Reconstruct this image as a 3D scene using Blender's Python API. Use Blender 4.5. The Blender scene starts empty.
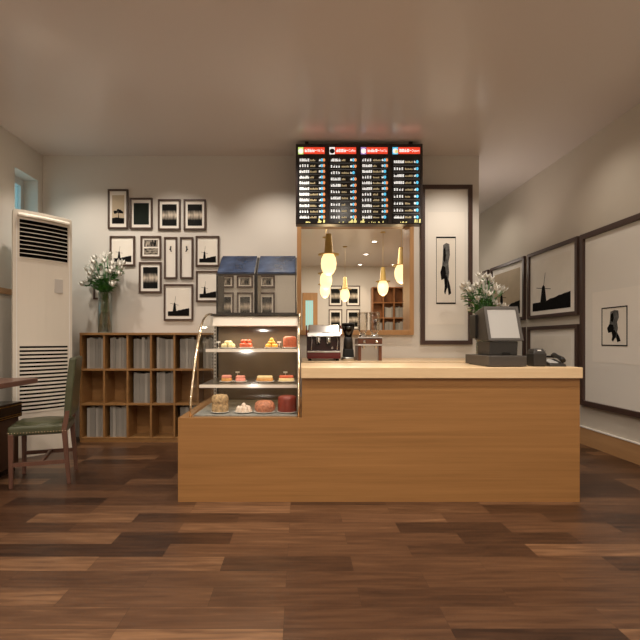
import bpy, bmesh, math, random
from mathutils import Vector, Matrix
random.seed(7)
R = math.radians
scene = bpy.context.scene
col = scene.collection

# ------------------------------------------------------------------ camera
cam_d = bpy.data.cameras.new('camera')
cam = bpy.data.objects.new('camera', cam_d)
col.objects.link(cam)
cam.location = (0, 0, 1.14)
cam.rotation_euler = (R(90), 0, 0)
cam_d.sensor_width = 36
cam_d.lens = 450 / 640 * 36
cam_d.shift_x = 20 / 640
cam_d.shift_y = 20 / 640
cam_d.clip_start = .05
scene.camera = cam

# ------------------------------------------------------------------ world, lights, exposure
scene.view_settings.view_transform = 'Standard'
scene.view_settings.look = 'None'
scene.view_settings.gamma = 1
scene.view_settings.use_curve_mapping = False
scene.view_settings.exposure = 0.5
w = bpy.data.worlds.new('daylight')
scene.world = w
w.use_nodes = True
bgn = w.node_tree.nodes['Background']
bgn.inputs[0].default_value = (.42, .78, .86, 1)
bgn.inputs[1].default_value = 1.2

WARM = (1.0, .80, .58)
def spot(name, loc, aim, power, angle=80, blend=.6, color=WARM, radius=.04):
    d = bpy.data.lights.new(name, 'SPOT')
    d.energy = power; d.spot_size = R(angle); d.spot_blend = blend
    d.color = color; d.shadow_soft_size = radius
    o = bpy.data.objects.new(name, d); col.objects.link(o)
    o.location = loc
    o.rotation_euler = (Vector(aim) - Vector(loc)).to_track_quat('-Z', 'Y').to_euler()
    return o
def area(name, loc, aim, power, sx, sy, color=WARM):
    d = bpy.data.lights.new(name, 'AREA')
    d.energy = power; d.shape = 'RECTANGLE'; d.size = sx; d.size_y = sy; d.color = color
    o = bpy.data.objects.new(name, d); col.objects.link(o)
    o.location = loc
    o.rotation_euler = (Vector(aim) - Vector(loc)).to_track_quat('-Z', 'Y').to_euler()
    return o
def point(name, loc, power, color=WARM, radius=.05):
    d = bpy.data.lights.new(name, 'POINT')
    d.energy = power; d.color = color; d.shadow_soft_size = radius
    o = bpy.data.objects.new(name, d); col.objects.link(o)
    o.location = loc
    return o

# recessed ceiling lamps of the shop floor
NEUT = (1.0, .885, .76)
for x in (-2.1, -.7, .7, 2.1):
    for y, p in ((2.3, 62), (.6, 66), (-1.2, 70)):
        spot('ceiling_lamp', (x, y, 3.28), (x, y, 0), p, 165, 1, NEUT, .05)
# wall washers
for x, p in ((-2.40, 46), (-1.45, 36), (-.25, 42), (1.72, 42)):
    spot('wall_washer', (x, 4.35 if x < -2 else 4.5, 3.27), (x, 5.25, 1.2), p, 92, .8, NEUT)
for y, p in ((4.4, 14), (6.7, 18)):
    spot('wall_washer', (2.35, y, 3.27), (3.1, y, 1.2), p, 110, 1, NEUT)
spot('added_ceiling_fill', (2.3, 5.95, 2.2), (2.6, 5.7, 3.3), 12, 140, 1, (1, .84, .74), .1)  # added spot without a fixture, brightens the corridor ceiling
point('added_corridor_fill', (2.5, 7.6, 2.4), 3, NEUT, .12)  # added point light without a fixture, lifts the dark corridor
# lamps over the worktop
for x, p in ((-.45, 42), (.55, 46), (1.5, 46)):
    spot('counter_lamp', (x, 3.6, 3.27), (x, 3.65, .9), p, 60, .8, NEUT)
# back room general light
area('back_room_lamp', (1.0, 8.0, 3.29), (1.0, 8.0, 0), 42, 1.2, 1.2, (1, .84, .64))
area('back_room_lamp', (1.2, 11.2, 3.29), (1.2, 11.2, 0), 62, 1.2, 1.2, (1, .86, .68))

# ------------------------------------------------------------------ materials
def new_mat(name):
    m = bpy.data.materials.new(name); m.use_nodes = True
    return m, m.node_tree.nodes, m.node_tree.links, m.node_tree.nodes['Principled BSDF']
def mat(name, c, rough=.5, metal=0, spec=.5, noise=.0, nscale=8, bump=0, coat=0):
    m, n, l, b = new_mat(name)
    b.inputs['Base Color'].default_value = (*c, 1)
    b.inputs['Roughness'].default_value = rough
    b.inputs['Metallic'].default_value = metal
    b.inputs['Specular IOR Level'].default_value = spec
    b.inputs['Coat Weight'].default_value = coat
    if noise or bump:
        tc = n.new('ShaderNodeTexCoord'); nz = n.new('ShaderNodeTexNoise')
        nz.inputs['Scale'].default_value = nscale; nz.inputs['Detail'].default_value = 5
        l.new(tc.outputs['Object'], nz.inputs['Vector'])
        if noise:
            r = n.new('ShaderNodeValToRGB')
            r.color_ramp.elements[0].position = .3; r.color_ramp.elements[1].position = .7
            r.color_ramp.elements[0].color = (*[v * (1 - noise) for v in c], 1)
            r.color_ramp.elements[1].color = (*[min(1, v * (1 + noise)) for v in c], 1)
            l.new(nz.outputs['Fac'], r.inputs[0]); l.new(r.outputs[0], b.inputs['Base Color'])
        if bump:
            bp = n.new('ShaderNodeBump'); bp.inputs['Strength'].default_value = bump
            bp.inputs['Distance'].default_value = .01
            l.new(nz.outputs['Fac'], bp.inputs['Height']); l.new(bp.outputs[0], b.inputs['Normal'])
    return m
def emit(name, c, s):
    m, n, l, b = new_mat(name)
    b.inputs['Base Color'].default_value = (*c, 1)
    b.inputs['Emission Color'].default_value = (*c, 1)
    b.inputs['Emission Strength'].default_value = s
    return m
def wood(name, c1, c2, scale=(1.2, 14, 14), rough=.4, fine=.25, spec=.4):
    m, n, l, b = new_mat(name)
    tc = n.new('ShaderNodeTexCoord'); mp = n.new('ShaderNodeMapping')
    mp.inputs['Scale'].default_value = scale
    nz = n.new('ShaderNodeTexNoise'); nz.inputs['Scale'].default_value = 1.0
    nz.inputs['Detail'].default_value = 6; nz.inputs['Distortion'].default_value = .6
    mp2 = n.new('ShaderNodeMapping'); mp2.inputs['Scale'].default_value = [s * 7 for s in scale]
    nz2 = n.new('ShaderNodeTexNoise'); nz2.inputs['Scale'].default_value = 1.0; nz2.inputs['Detail'].default_value = 3
    mx = n.new('ShaderNodeMix'); mx.data_type = 'FLOAT'; mx.inputs[0].default_value = fine
    r = n.new('ShaderNodeValToRGB')
    r.color_ramp.elements[0].position = .32; r.color_ramp.elements[1].position = .68
    r.color_ramp.elements[0].color = (*c1, 1); r.color_ramp.elements[1].color = (*c2, 1)
    l.new(tc.outputs['Object'], mp.inputs[0]); l.new(tc.outputs['Object'], mp2.inputs[0])
    l.new(mp.outputs[0], nz.inputs['Vector']); l.new(mp2.outputs[0], nz2.inputs['Vector'])
    l.new(nz.outputs['Fac'], mx.inputs[2]); l.new(nz2.outputs['Fac'], mx.inputs[3])
    l.new(mx.outputs[0], r.inputs[0]); l.new(r.outputs[0], b.inputs['Base Color'])
    b.inputs['Roughness'].default_value = rough; b.inputs['Specular IOR Level'].default_value = spec
    return m
def glass(name, tint=(1, 1, 1), refl=.07, rough=.02, edge=.5):
    m, n, l, b = new_mat(name)
    n.remove(b)
    out = n['Material Output']
    t = n.new('ShaderNodeBsdfTransparent'); t.inputs[0].default_value = (*tint, 1)
    g = n.new('ShaderNodeBsdfGlossy'); g.inputs['Roughness'].default_value = rough
    lw = n.new('ShaderNodeLayerWeight'); lw.inputs[0].default_value = .25
    ma = n.new('ShaderNodeMath'); ma.operation = 'MULTIPLY_ADD'
    ma.inputs[1].default_value = edge; ma.inputs[2].default_value = refl
    mx = n.new('ShaderNodeMixShader')
    l.new(lw.outputs['Fresnel'], ma.inputs[0]); l.new(ma.outputs[0], mx.inputs[0])
    l.new(t.outputs[0], mx.inputs[1]); l.new(g.outputs[0], mx.inputs[2]); l.new(mx.outputs[0], out.inputs[0])
    return m

def floor_mat():
    m, n, l, b = new_mat('strip parquet')
    tc = n.new('ShaderNodeTexCoord'); sp = n.new('ShaderNodeSeparateXYZ')
    l.new(tc.outputs['Object'], sp.inputs[0])
    def M(op, a, bb=None, c=None):
        k = n.new('ShaderNodeMath'); k.operation = op
        for i, v in enumerate((a, bb, c)):
            if v is None: continue
            if isinstance(v, (int, float)): k.inputs[i].default_value = v
            else: l.new(v, k.inputs[i])
        return k.outputs[0]
    W = .148; L = .66
    yr = M('DIVIDE', sp.outputs['Y'], W); row = M('FLOOR', yr)
    wr = n.new('ShaderNodeTexWhiteNoise'); wr.noise_dimensions = '1D'; l.new(row, wr.inputs['W'])
    off = M('ADD', M('MULTIPLY', M('FLOOR', M('MULTIPLY', wr.outputs[0], 1.8)), .5), .1)
    xr = M('ADD', M('DIVIDE', sp.outputs['X'], L), off); cl = M('FLOOR', xr)
    cb = n.new('ShaderNodeCombineXYZ'); l.new(row, cb.inputs[0]); l.new(cl, cb.inputs[1])
    wn = n.new('ShaderNodeTexWhiteNoise'); wn.noise_dimensions = '3D'; l.new(cb.outputs[0], wn.inputs['Vector'])
    # grain
    mp = n.new('ShaderNodeMapping'); mp.inputs['Scale'].default_value = (3.2, 38, 1)
    l.new(tc.outputs['Object'], mp.inputs[0])
    av = n.new('ShaderNodeVectorMath'); av.operation = 'MULTIPLY_ADD'
    l.new(wn.outputs['Color'], av.inputs[0]); av.inputs[1].default_value = (9, 9, 9); l.new(mp.outputs[0], av.inputs[2])
    nz = n.new('ShaderNodeTexNoise'); nz.inputs['Scale'].default_value = 1; nz.inputs['Detail'].default_value = 6
    nz.inputs['Distortion'].default_value = .5
    l.new(av.outputs[0], nz.inputs['Vector'])
    val = M('ADD', M('MULTIPLY', wn.outputs[0], .66), M('MULTIPLY', nz.outputs['Fac'], .85))
    val = M('SUBTRACT', val, .21)
    r = n.new('ShaderNodeValToRGB')
    e = r.color_ramp.elements
    e[0].position = .15; e[0].color = (.024, .0105, .006, 1)
    e[1].position = .95; e[1].color = (.215, .112, .055, 1)
    k = e.new(.45); k.color = (.066, .030, .0150, 1)
    k = e.new(.72); k.color = (.110, .053, .026, 1)
    l.new(val, r.inputs[0])
    # thin dark seams
    fy = M('FRACT', yr); fx = M('FRACT', xr)
    sy = M('LESS_THAN', fy, .018); sx = M('LESS_THAN', fx, .0025)
    seam = M('MAXIMUM', sy, sx)
    mx = n.new('ShaderNodeMix'); mx.data_type = 'RGBA'
    l.new(M('MULTIPLY', seam, .6), mx.inputs[0]); l.new(r.outputs[0], mx.inputs[6]); mx.inputs[7].default_value = (.02, .01, .006, 1)
    l.new(mx.outputs[2], b.inputs['Base Color'])
    b.inputs['Roughness'].default_value = .34; b.inputs['Specular IOR Level'].default_value = .45
    return m

def photo_mat(name, kind):
    """procedural black-and-white photographs (a flat print)"""
    m, n, l, b = new_mat(name)
    tc = n.new('ShaderNodeTexCoord'); sp = n.new('ShaderNodeSeparateXYZ'); l.new(tc.outputs['Generated'], sp.inputs[0])
    def M(op, a, bb=None):
        k = n.new('ShaderNodeMath'); k.operation = op
        for i, v in enumerate((a, bb)):
            if v is None: continue
            if isinstance(v, (int, float)): k.inputs[i].default_value = v
            else: l.new(v, k.inputs[i])
        return k.outputs[0]
    mp = n.new('ShaderNodeMapping'); l.new(tc.outputs['Generated'], mp.inputs[0])
    nz = n.new('ShaderNodeTexNoise'); nz.inputs['Detail'].default_value = 4; nz.inputs['Scale'].default_value = 1
    l.new(mp.outputs[0], nz.inputs['Vector'])
    z = M('ABSOLUTE', M('SUBTRACT', sp.outputs['Z'], .5))
    if kind == 'lake':
        mp.inputs['Scale'].default_value = (7, 1, 2.6)
        band = M('SUBTRACT', 1.15, M('MULTIPLY', z, 4.4))
        v = M('MULTIPLY', M('MAXIMUM', band, .09), M('MULTIPLY', M('SUBTRACT', nz.outputs['Fac'], .12), 1.7))
    elif kind == 'trees':
        mp.inputs['Scale'].default_value = (9, 1, 1.0)
        v = M('MULTIPLY', M('SUBTRACT', nz.outputs['Fac'], .38), 2.2)
    else:
        mp.inputs['Scale'].default_value = (3, 1, 9)
        v = M('MULTIPLY', M('SUBTRACT', nz.outputs['Fac'], .34), 2.0)
    r = n.new('ShaderNodeValToRGB')
    r.color_ramp.elements[0].position = .08; r.color_ramp.elements[0].color = (.008, .008, .007, 1)
    r.color_ramp.elements[1].position = .75; r.color_ramp.elements[1].color = (.62, .54, .44, 1)
    l.new(v, r.inputs[0]); l.new(r.outputs[0], b.inputs['Base Color'])
    b.inputs['Roughness'].default_value = .6; b.inputs['Specular IOR Level'].default_value = .1
    return m

M_ = dict(
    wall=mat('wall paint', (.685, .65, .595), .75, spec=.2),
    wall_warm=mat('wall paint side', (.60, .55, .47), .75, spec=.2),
    wall_low=mat('dado paint', (.56, .52, .47), .7, spec=.2),
    ceiling=mat('satin ceiling', (.71, .65, .61), .22, spec=.5),
    floor=floor_mat(),
    oak=wood('honey oak veneer', (.275, .134, .045), (.375, .188, .065), (.7, 1, 34), .36),
    oakx=wood('honey oak end', (.275, .134, .045), (.375, .188, .065), (.7, 1, 34), .36),
    maple=wood('pale maple worktop', (.70, .50, .29), (.80, .60, .37), (1.4, 12, 12), .28, .3),
    shelf=wood('golden shelf wood', (.29, .145, .050), (.38, .20, .075), (3, 3, 14), .4),
    casing=wood('casing wood', (.38, .20, .08), (.50, .28, .12), (9, 9, 1.5), .4),
    shadedcasing=wood('shaded casing wood', (.25, .12, .05), (.34, .17, .075), (1.5, 9, 9), .4),  # darker copy of the casing wood, menu board's shadow put into the colour
    backshelf=wood('red brown shelf wood', (.25, .10, .035), (.33, .14, .05), (9, 9, 3), .4),
    skirting=wood('skirting wood', (.45, .25, .11), (.55, .32, .15), (8, 1.2, 12), .4),
    white=mat('white edge', (.85, .82, .77), .4),
    frame=mat('walnut frame', (.075, .043, .030), .35),
    frame_big=mat('dark walnut frame', (.065, .036, .028), .35),
    matboard=mat('mat board', (.86, .82, .75), .7, spec=.2),
    matboard2=mat('grey white mat board', (.80, .77, .71), .6, spec=.3),
    paper=mat('print paper', (.83, .78, .69), .6, noise=.05, nscale=3),
    paper_tan=mat('tan print paper', (.50, .40, .27), .6, noise=.10, nscale=4),
    ink=mat('black ink', (.007, .0065, .006), .8, spec=.08, noise=.4, nscale=30),
    inkgrey=mat('grey ink wash', (.10, .10, .095), .6, noise=.6, nscale=25),
    greenart=mat('dark green print', (.008, .013, .008), .6, spec=.15, noise=.2, nscale=10),
    lake=photo_mat('lake photograph', 'lake'),
    trees=photo_mat('tree photograph', 'trees'),
    shore=photo_mat('shore photograph', 'shore'),
    ac=mat('cream plastic', (.80, .735, .63), .22, spec=.5, coat=.3),
    recess_shade=mat('painted recess shade', (.006, .005, .004), .95, spec=0),
    black=mat('black plastic', (.010, .009, .008), .45, spec=.25),
    charcoal=mat('charcoal plastic', (.024, .021, .018), .45),
    greyplastic=mat('taupe grey plastic', (.060, .051, .043), .48),
    screen=mat('pale grey screen', (.42, .41, .39), .3),
    brass=mat('polished brass', (.84, .71, .50), .2, 1),
    brass_matt=mat('brushed brass', (.52, .37, .13), .5, .6),
    steel=mat('brushed steel', (.62, .60, .57), .28, 1),
    chrome=mat('chrome', (.80, .79, .77), .12, 1),
    red=mat('dark red enamel', (.11, .006, .008), .2, coat=.4),
    darkred=mat('near black red panel', (.030, .004, .005), .25),
    brownpl=mat('brown panel', (.16, .055, .025), .35),
    leather=mat('olive green leather', (.070, .073, .037), .30, noise=.12, nscale=14, bump=.08),
    chairwood=wood('chair mahogany', (.10, .045, .030), (.15, .07, .045), (16, 16, 2), .4),
    tablewood=wood('table mahogany', (.15, .075, .055), (.21, .105, .075), (10, 1.5, 10), .3),
    lacquer=mat('black brown lacquer', (.022, .012, .007), .2),
    lacquer2=mat('dark brown cabinet side', (.055, .026, .015), .35),
    gold=mat('gold line', (.55, .36, .10), .3, 1),
    blue=mat('painted sky reflection lid', (.045, .072, .138), .22, noise=.7, nscale=5, coat=.4),  # mottled blue imitates a sky reflection, painted into the lid colour
    boxdark=mat('dark bronze metal', (.030, .025, .020), .35),
    beige=mat('cream lamp cover', (.84, .76, .67), .4),
    casedark=mat('bronze tinted back', (.13, .10, .072), .25, noise=.25, nscale=3),
    stone=mat('grey stone slab', (.30, .30, .28), .4, noise=.25, nscale=22),
    glass=glass('clear glass', (.98, .985, .97), .008, .10, .2),
    glass2=glass('cabinet glass', (.95, .94, .92), .03),
    shelfglass=glass('frosted shelf glass', (.80, .74, .64), .05, .3),
    vaseglass=glass('vase glass', (.86, .92, .90), .12, .03),
    hopper=glass('clear hopper', (.93, .91, .88), .03, .15),
    smoke=glass('dark smoked hopper', (.30, .28, .25), .10, .1),
    water=glass('vase water', (.55, .70, .66), .10, .02),
    stem=mat('green stem', (.07, .20, .06), .5),
    leaf=mat('green leaf', (.055, .19, .028), .45, noise=.4, nscale=20),
    petal=mat('white petal', (.82, .80, .74), .6),
    plate=mat('white china', (.82, .79, .74), .25),
    cream=mat('cream dough', (.78, .66, .36), .6, noise=.15, nscale=40),
    redcake=mat('red orange glaze', (.62, .11, .04), .35, noise=.2, nscale=40),
    orange=mat('orange fruit', (.85, .42, .05), .4, noise=.15, nscale=40),
    brickcake=mat('brick red sponge', (.50, .12, .05), .6, noise=.25, nscale=50, bump=.3),
    pink=mat('pink glaze', (.78, .30, .22), .4, noise=.15, nscale=40),
    crust=mat('bread crust', (.58, .28, .08), .5, noise=.25, nscale=30),
    custard=mat('custard top', (.85, .65, .33), .5, noise=.1, nscale=30),
    nutcake=mat('nutty cream coating', (.46, .31, .16), .8, noise=.45, nscale=60, bump=.6),
    whip=mat('whipped cream', (.76, .62, .50), .5, noise=.18, nscale=40),
    rosecake=mat('rosy brown cake', (.50, .20, .11), .6, noise=.35, nscale=60, bump=.4),
    winecake=mat('wine red cake', (.22, .035, .02), .4, noise=.2, nscale=30),
    globe=emit('glowing opal glass', (1.0, .76, .38), .95),
    lens=emit('lamp lens', (1, .92, .8), 8),
    mwhite=emit('backlit white', (.95, .95, .92), .62),
    mred=emit('backlit red', (.75, .055, .02), .62),
    mcyan=emit('backlit cyan', (.10, .55, .85), .6),
    morange=emit('backlit orange', (.90, .30, .10), .6),
    myellow=emit('backlit pale yellow', (.85, .78, .30), .5),
    mtan=emit('backlit tan', (.45, .36, .20), .5),
    mgrey=emit('backlit grey line', (.16, .16, .15), .4),
    mgreen=emit('backlit green', (.45, .62, .15), .8),
    mpurple=emit('backlit purple', (.30, .18, .45), .7),
    mblack=mat('menu black', (.010, .010, .011), .18),
    menuframe=mat('menu frame', (.020, .011, .009), .3),
    doorglass=emit('daylight door pane', (.30, .58, .56), .38),
    pane=glass('window pane', (.98, 1, 1), .0),
    upvc=mat('white window frame', (.62, .64, .64), .4),
)
BOOKS = [mat('book cover', (.30 * f, .275 * f, .24 * f), .6) for f in (.75, .9, 1.05, 1.25)]

# ------------------------------------------------------------------ mesh helpers
class MB:
    def __init__(s): s.bm = bmesh.new(); s.mi = 0; s.mats = []
    def use(s, m):
        if m not in s.mats: s.mats.append(m)
        s.mi = s.mats.index(m); return s
    def face(s, vs, smooth=False):
        try:
            f = s.bm.faces.new(vs); f.material_index = s.mi; f.smooth = smooth; return f
        except ValueError: return None
    def v(s, p): return s.bm.verts.new(p)
    def box(s, x0, x1, y0, y1, z0, z1):
        v = [s.v(p) for p in ((x0,y0,z0),(x1,y0,z0),(x1,y1,z0),(x0,y1,z0),(x0,y0,z1),(x1,y0,z1),(x1,y1,z1),(x0,y1,z1))]
        for q in ((3,2,1,0),(4,5,6,7),(0,1,5,4),(1,2,6,5),(2,3,7,6),(3,0,4,7)): s.face([v[i] for i in q])
        return s
    def hexa(s, bot, top):
        """8-corner solid: four bottom points, four top points in the same order (counter-clockwise from above)"""
        v = [s.v(p) for p in list(bot) + list(top)]
        for q in ((3,2,1,0),(4,5,6,7),(0,1,5,4),(1,2,6,5),(2,3,7,6),(3,0,4,7)): s.face([v[i] for i in q])
        return s
    def prism(s, poly, axis, a, b):
        """polygon of 2-D points extruded along axis from a to b"""
        def P(p, t):
            return {'x': (t, p[0], p[1]), 'y': (p[0], t, p[1]), 'z': (p[0], p[1], t)}[axis]
        A = [s.v(P(p, a)) for p in poly]; B = [s.v(P(p, b)) for p in poly]
        s.face(A[::-1]); s.face(B)
        for i in range(len(poly)):
            j = (i + 1) % len(poly); s.face([A[i], A[j], B[j], B[i]])
        return s
    def flat(s, poly, y):
        s.face([s.v((p[0], y, p[1])) for p in poly]); return s
    def tube(s, pts, r, n=10, cap=True):
        pts = [Vector(p) for p in pts]; rs = r if isinstance(r, (list, tuple)) else [r] * len(pts)
        rings = []; up = None
        for i, p in enumerate(pts):
            t = (pts[min(i+1, len(pts)-1)] - pts[max(i-1, 0)]).normalized()
            if up is None: up = Vector((1,0,0)) if abs(t.x) < .8 else Vector((0,1,0))
            u = (up - t * up.dot(t)).normalized(); w_ = t.cross(u); up = u
            rings.append([s.v(p + (u*math.cos(2*math.pi*k/n) + w_*math.sin(2*math.pi*k/n)) * rs[i]) for k in range(n)])
        for a, b in zip(rings, rings[1:]):
            for k in range(n): s.face([a[k], a[(k+1)%n], b[(k+1)%n], b[k]], True)
        if cap: s.face(rings[0][::-1]); s.face(rings[-1])
        return s
    def lathe(s, prof, c=(0,0,0), n=24, sx=1, sy=1, wob=0):
        rings = []
        for r, z in prof:
            if r < 1e-5: rings.append([s.v((c[0], c[1], c[2]+z))])
            else: rings.append([s.v((c[0]+sx*r*(1+wob*math.sin(5*k+9*z/.05))*math.cos(2*math.pi*k/n), c[1]+sy*r*(1+wob*math.sin(5*k+9*z/.05))*math.sin(2*math.pi*k/n), c[2]+z)) for k in range(n)])
        for a, b in zip(rings, rings[1:]):
            for k in range(n):
                j = (k+1) % n
                if len(a) == 1 and len(b) == 1: continue
                if len(a) == 1: s.face([a[0], b[j], b[k]], True)
                elif len(b) == 1: s.face([a[k], a[j], b[0]], True)
                else: s.face([a[k], a[j], b[j], b[k]], True)
        if len(rings[0]) > 1: s.face(rings[0][::-1])
        if len(rings[-1]) > 1: s.face(rings[-1])
        return s
    def ball(s, c, r, sz=1, n=12):
        m = 7
        return s.lathe([(r*math.sin(math.pi*i/m), -r*sz*math.cos(math.pi*i/m)) for i in range(m+1)], c, n)
    def strip(s, A, B, smooth=True):
        a = [s.v(p) for p in A]; b = [s.v(p) for p in B]
        for i in range(len(a)-1): s.face([a[i], a[i+1], b[i+1], b[i]], smooth)
        return s
    def build(s, name, m=None, parent=None, bevel=0, loc=None, seg=2):
        me = bpy.data.meshes.new(name)
        bmesh.ops.recalc_face_normals(s.bm, faces=s.bm.faces[:])
        s.bm.to_mesh(me); s.bm.free()
        if s.mats:
            for q in s.mats: me.materials.append(q)
        else: me.materials.append(m)
        o = bpy.data.objects.new(name, me); col.objects.link(o)
        if parent: o.parent = parent
        if loc: o.location = loc
        if bevel:
            bv = o.modifiers.new('bevel', 'BEVEL'); bv.width = bevel; bv.segments = seg; bv.limit_method = 'ANGLE'
        return o
def tag(o, label, cat, group=None):
    o['label'] = label; o['category'] = cat
    if group: o['group'] = group
    return o
def thing(name, label, cat, loc=(0,0,0), rz=0, group=None):
    o = bpy.data.objects.new(name, None); col.objects.link(o)
    o.empty_display_size = .05
    o.location = loc; o.rotation_euler = (0, 0, rz)
    return tag(o, label, cat, group)
def struct(o):
    o['kind'] = 'structure'; return o
def dup(o, loc=None, rz=None, label=None, group=None):
    def cp(q, par):
        c = q.copy(); col.objects.link(c); c.parent = par
        for ch in q.children: cp(ch, c)
        return c
    r = cp(o, None)
    if loc: r.location = loc
    if rz is not None: r.rotation_euler = (0, 0, rz)
    if label: r['label'] = label
    if group: r['group'] = group
    return r
def P(x, y, d): return ((x-300)*d/450, d, 1.14-(y-340)*d/450)

# ------------------------------------------------------------------ structure
H = 3.31
XL, XR, YB = -3.03, 3.11, 5.3
def sbox(name, m, *b):
    return struct(MB().box(*b).build(name, m))
sbox('floor', M_['floor'], -3.4, 3.6, -2.6, 13.6, -.12, 0)
sbox('ceiling', M_['ceiling'], -3.4, 3.6, -2.6, 13.6, H, H+.12)
# left wall with a window opening high up
b = MB()
b.box(XL-.3, XL, -2.5, 4.78, 0, H).box(XL-.3, XL, 5.2, YB, 0, H).box(XL-.3, XL, 4.78, 5.2, 0, 1.85).box(XL-.3, XL, 4.78, 5.2, 2.98, H)
struct(b.build('wall_left', M_['wall']))
b = MB()
X0 = XL-.22; X1 = XL-.16
b.box(X0, X1, 4.78, 4.83, 1.85, 2.98).box(X0, X1, 5.14, 5.2, 1.85, 2.98).box(X0, X1, 4.83, 5.14, 1.85, 1.91).box(X0, X1, 4.83, 5.14, 2.90, 2.98)
wf = struct(b.build('window_1', M_['upvc']))
MB().box(XL-.195, XL-.187, 4.83, 5.14, 1.91, 2.90).build('pane', M_['pane'], wf)
# wooden rail and slightly darker lower part of the left wall
struct(MB().box(XL, XL+.025, -2.5, 4.7, 1.61, 1.67).build('trim_1', M_['skirting'], bevel=.004))
# back wall with the serving hatch
OX0, OX1, OZ0, OZ1 = -.035, 1.33, 1.2, 2.57
b = MB()
b.box(XL, OX0, YB, 5.6, 0, H).box(OX1, 2.108, YB, 5.6, 0, H).box(OX0, OX1, YB, 5.6, 0, OZ0).box(OX0, OX1, YB, 5.6, OZ1, H)
struct(b.build('wall_back', M_['wall']))
b = MB().box(OX0, OX0+.05, 5.25, 5.6, OZ0, OZ1).box(OX1-.05, OX1, 5.25, 5.6, OZ0, OZ1).box(OX0+.05, OX1-.05, 5.25, 5.6, OZ0, OZ0+.057)
tr = struct(b.build('trim_2', M_['casing'], bevel=.003))
MB().box(OX0+.05, OX1-.05, 5.25, 5.6, OZ1-.05, OZ1).build('head_board', M_['shadedcasing'], tr)
# right wall, corridor, rear room
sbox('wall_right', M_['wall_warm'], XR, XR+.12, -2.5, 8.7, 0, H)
struct(MB().box(2.0, 2.108, 5.6, 8.6, 0, H).build('wall_partition', M_['wall']))
sbox('wall_corridor', M_['wall'], 2.0, 3.6, 8.6, 8.7, 0, H)
sbox('wall_rear', M_['wall'], -1.6, 3.6, 13.3, 13.42, 0, H)
sbox('wall_rear_left', M_['wall'], -1.6, -1.5, 5.6, 13.3, 0, H)
sbox('wall_rear_right', M_['wall'], 3.35, 3.45, 8.7, 13.3, 0, H)
sbox('wall_front', M_['wall'], -3.4, 3.6, -2.6, -2.5, 0, H)
# skirting on the right wall
bb = struct(MB().box(XR-.02, XR, -2.5, 8.6, 0, .185).build('baseboard_right', M_['skirting']))
MB().box(XR-.024, XR, -2.5, 8.6, .185, .197).build('top_edge_highlight', M_['white'], bb)  # white strip painted in as the highlight along the skirting's top

# ------------------------------------------------------------------ pictures
def frame_parts(root, w, h, fw, mt, mb, depth=.025):
    b = MB()
    x, z = w/2, h/2
    for (p, q) in (((-x,-z),(x,-z)), ((x,-z),(x,z)), ((x,z),(-x,z)), ((-x,z),(-x,-z))):
        def inn(t): return (t[0]-math.copysign(fw,t[0]), t[1]-math.copysign(fw,t[1]))
        a, c = inn(p), inn(q)
        b.prism([p, q, c, a], 'y', -depth, 0)
    b.build('frame', mt, root, bevel=.002, seg=1)
    MB().box(-x+fw*.5, x-fw*.5, -.010, -.001, -z+fw*.5, z-fw*.5).build('mat_board', mb, root)
YP = -.0135
def rect(b, x0, x1, z0, z1, y=YP):
    b.flat([(x0,z0),(x1,z0),(x1,z1),(x0,z1)], y); return b
def print_box(b, x0, x1, z0, z1):
    b.box(x0, x1, -.012, -.009, z0, z1); return b
def art_windmill(root, x0, x1, z0, z1, paper):
    w, h = x1-x0, z1-z0
    U = lambda u, v: (x0+u*w, z0+v*h)
    b = MB(); b.use(paper); print_box(b, x0, x1, z0, z1)
    b.use(M_['ink'])
    rnd = random.Random(3)
    top = [(i/14, .17+.16*max(0, i/14-.3)**.9+rnd.uniform(-.008,.008)) for i in range(15)]
    b.flat([U(0,0), U(1,0)] + [U(*p) for p in reversed(top)], YP)
    b.flat([U(.22,.12), U(.40,.15), U(.365,.40), U(.355,.46), U(.315,.50), U(.275,.46), U(.265,.40)], YP-.0003)
    cx, cz = .315, .43
    for a, ln in ((80, .30), (170, .20), (260, .2), (350, .2)):
        ca, sa = math.cos(R(a)), math.sin(R(a)); k = w/h if False else 1
        t = .0055
        b.flat([U(cx-sa*t, cz+ca*t), U(cx+sa*t, cz-ca*t), U(cx+ca*ln+sa*t, cz+sa*ln-ca*t), U(cx+ca*ln-sa*t, cz+sa*ln+ca*t)], YP-.0006)
    b.build('print', None, root)
FIG = [(.35,.87),(.52,.90),(.68,.88),(.71,.72),(.63,.60),(.67,.45),(.63,.35),(.72,.25),(.78,.14),(.64,.11),(.59,.22),(.53,.2),(.46,.12),(.40,.16),(.43,.25),(.40,.36),(.25,.34),(.20,.46),(.30,.55),(.33,.68)]
FIGD = [[(.20,.46),(.30,.56),(.46,.54),(.50,.44),(.46,.36),(.40,.36),(.25,.34)], [(.40,.36),(.52,.42),(.60,.33),(.58,.24),(.53,.2),(.46,.12),(.40,.16),(.43,.25)],
        [(.62,.36),(.72,.25),(.78,.14),(.64,.11),(.60,.22)], [(.36,.80),(.46,.84),(.50,.70),(.44,.60),(.36,.64)]]
def art_blot(root, cx, cz, w, h, flip=1):
    """an upright brush-ink figure: grey wash with black strokes"""
    b = MB()
    U = lambda p: (cx+flip*(p[0]-.5)*w, cz+(p[1]-.5)*h)
    b.use(M_['inkgrey']); b.flat([U(p) for p in FIG], YP-.0006)
    b.use(M_['ink'])
    for k, q in enumerate(FIGD): b.flat([U(p) for p in q], YP-.0009-.0001*k)
    b.build('brush_figure', None, root)
def art_photo(root, x0, x1, z0, z1, m):
    print_box(MB(), x0, x1, z0, z1).build('print', m, root)
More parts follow.
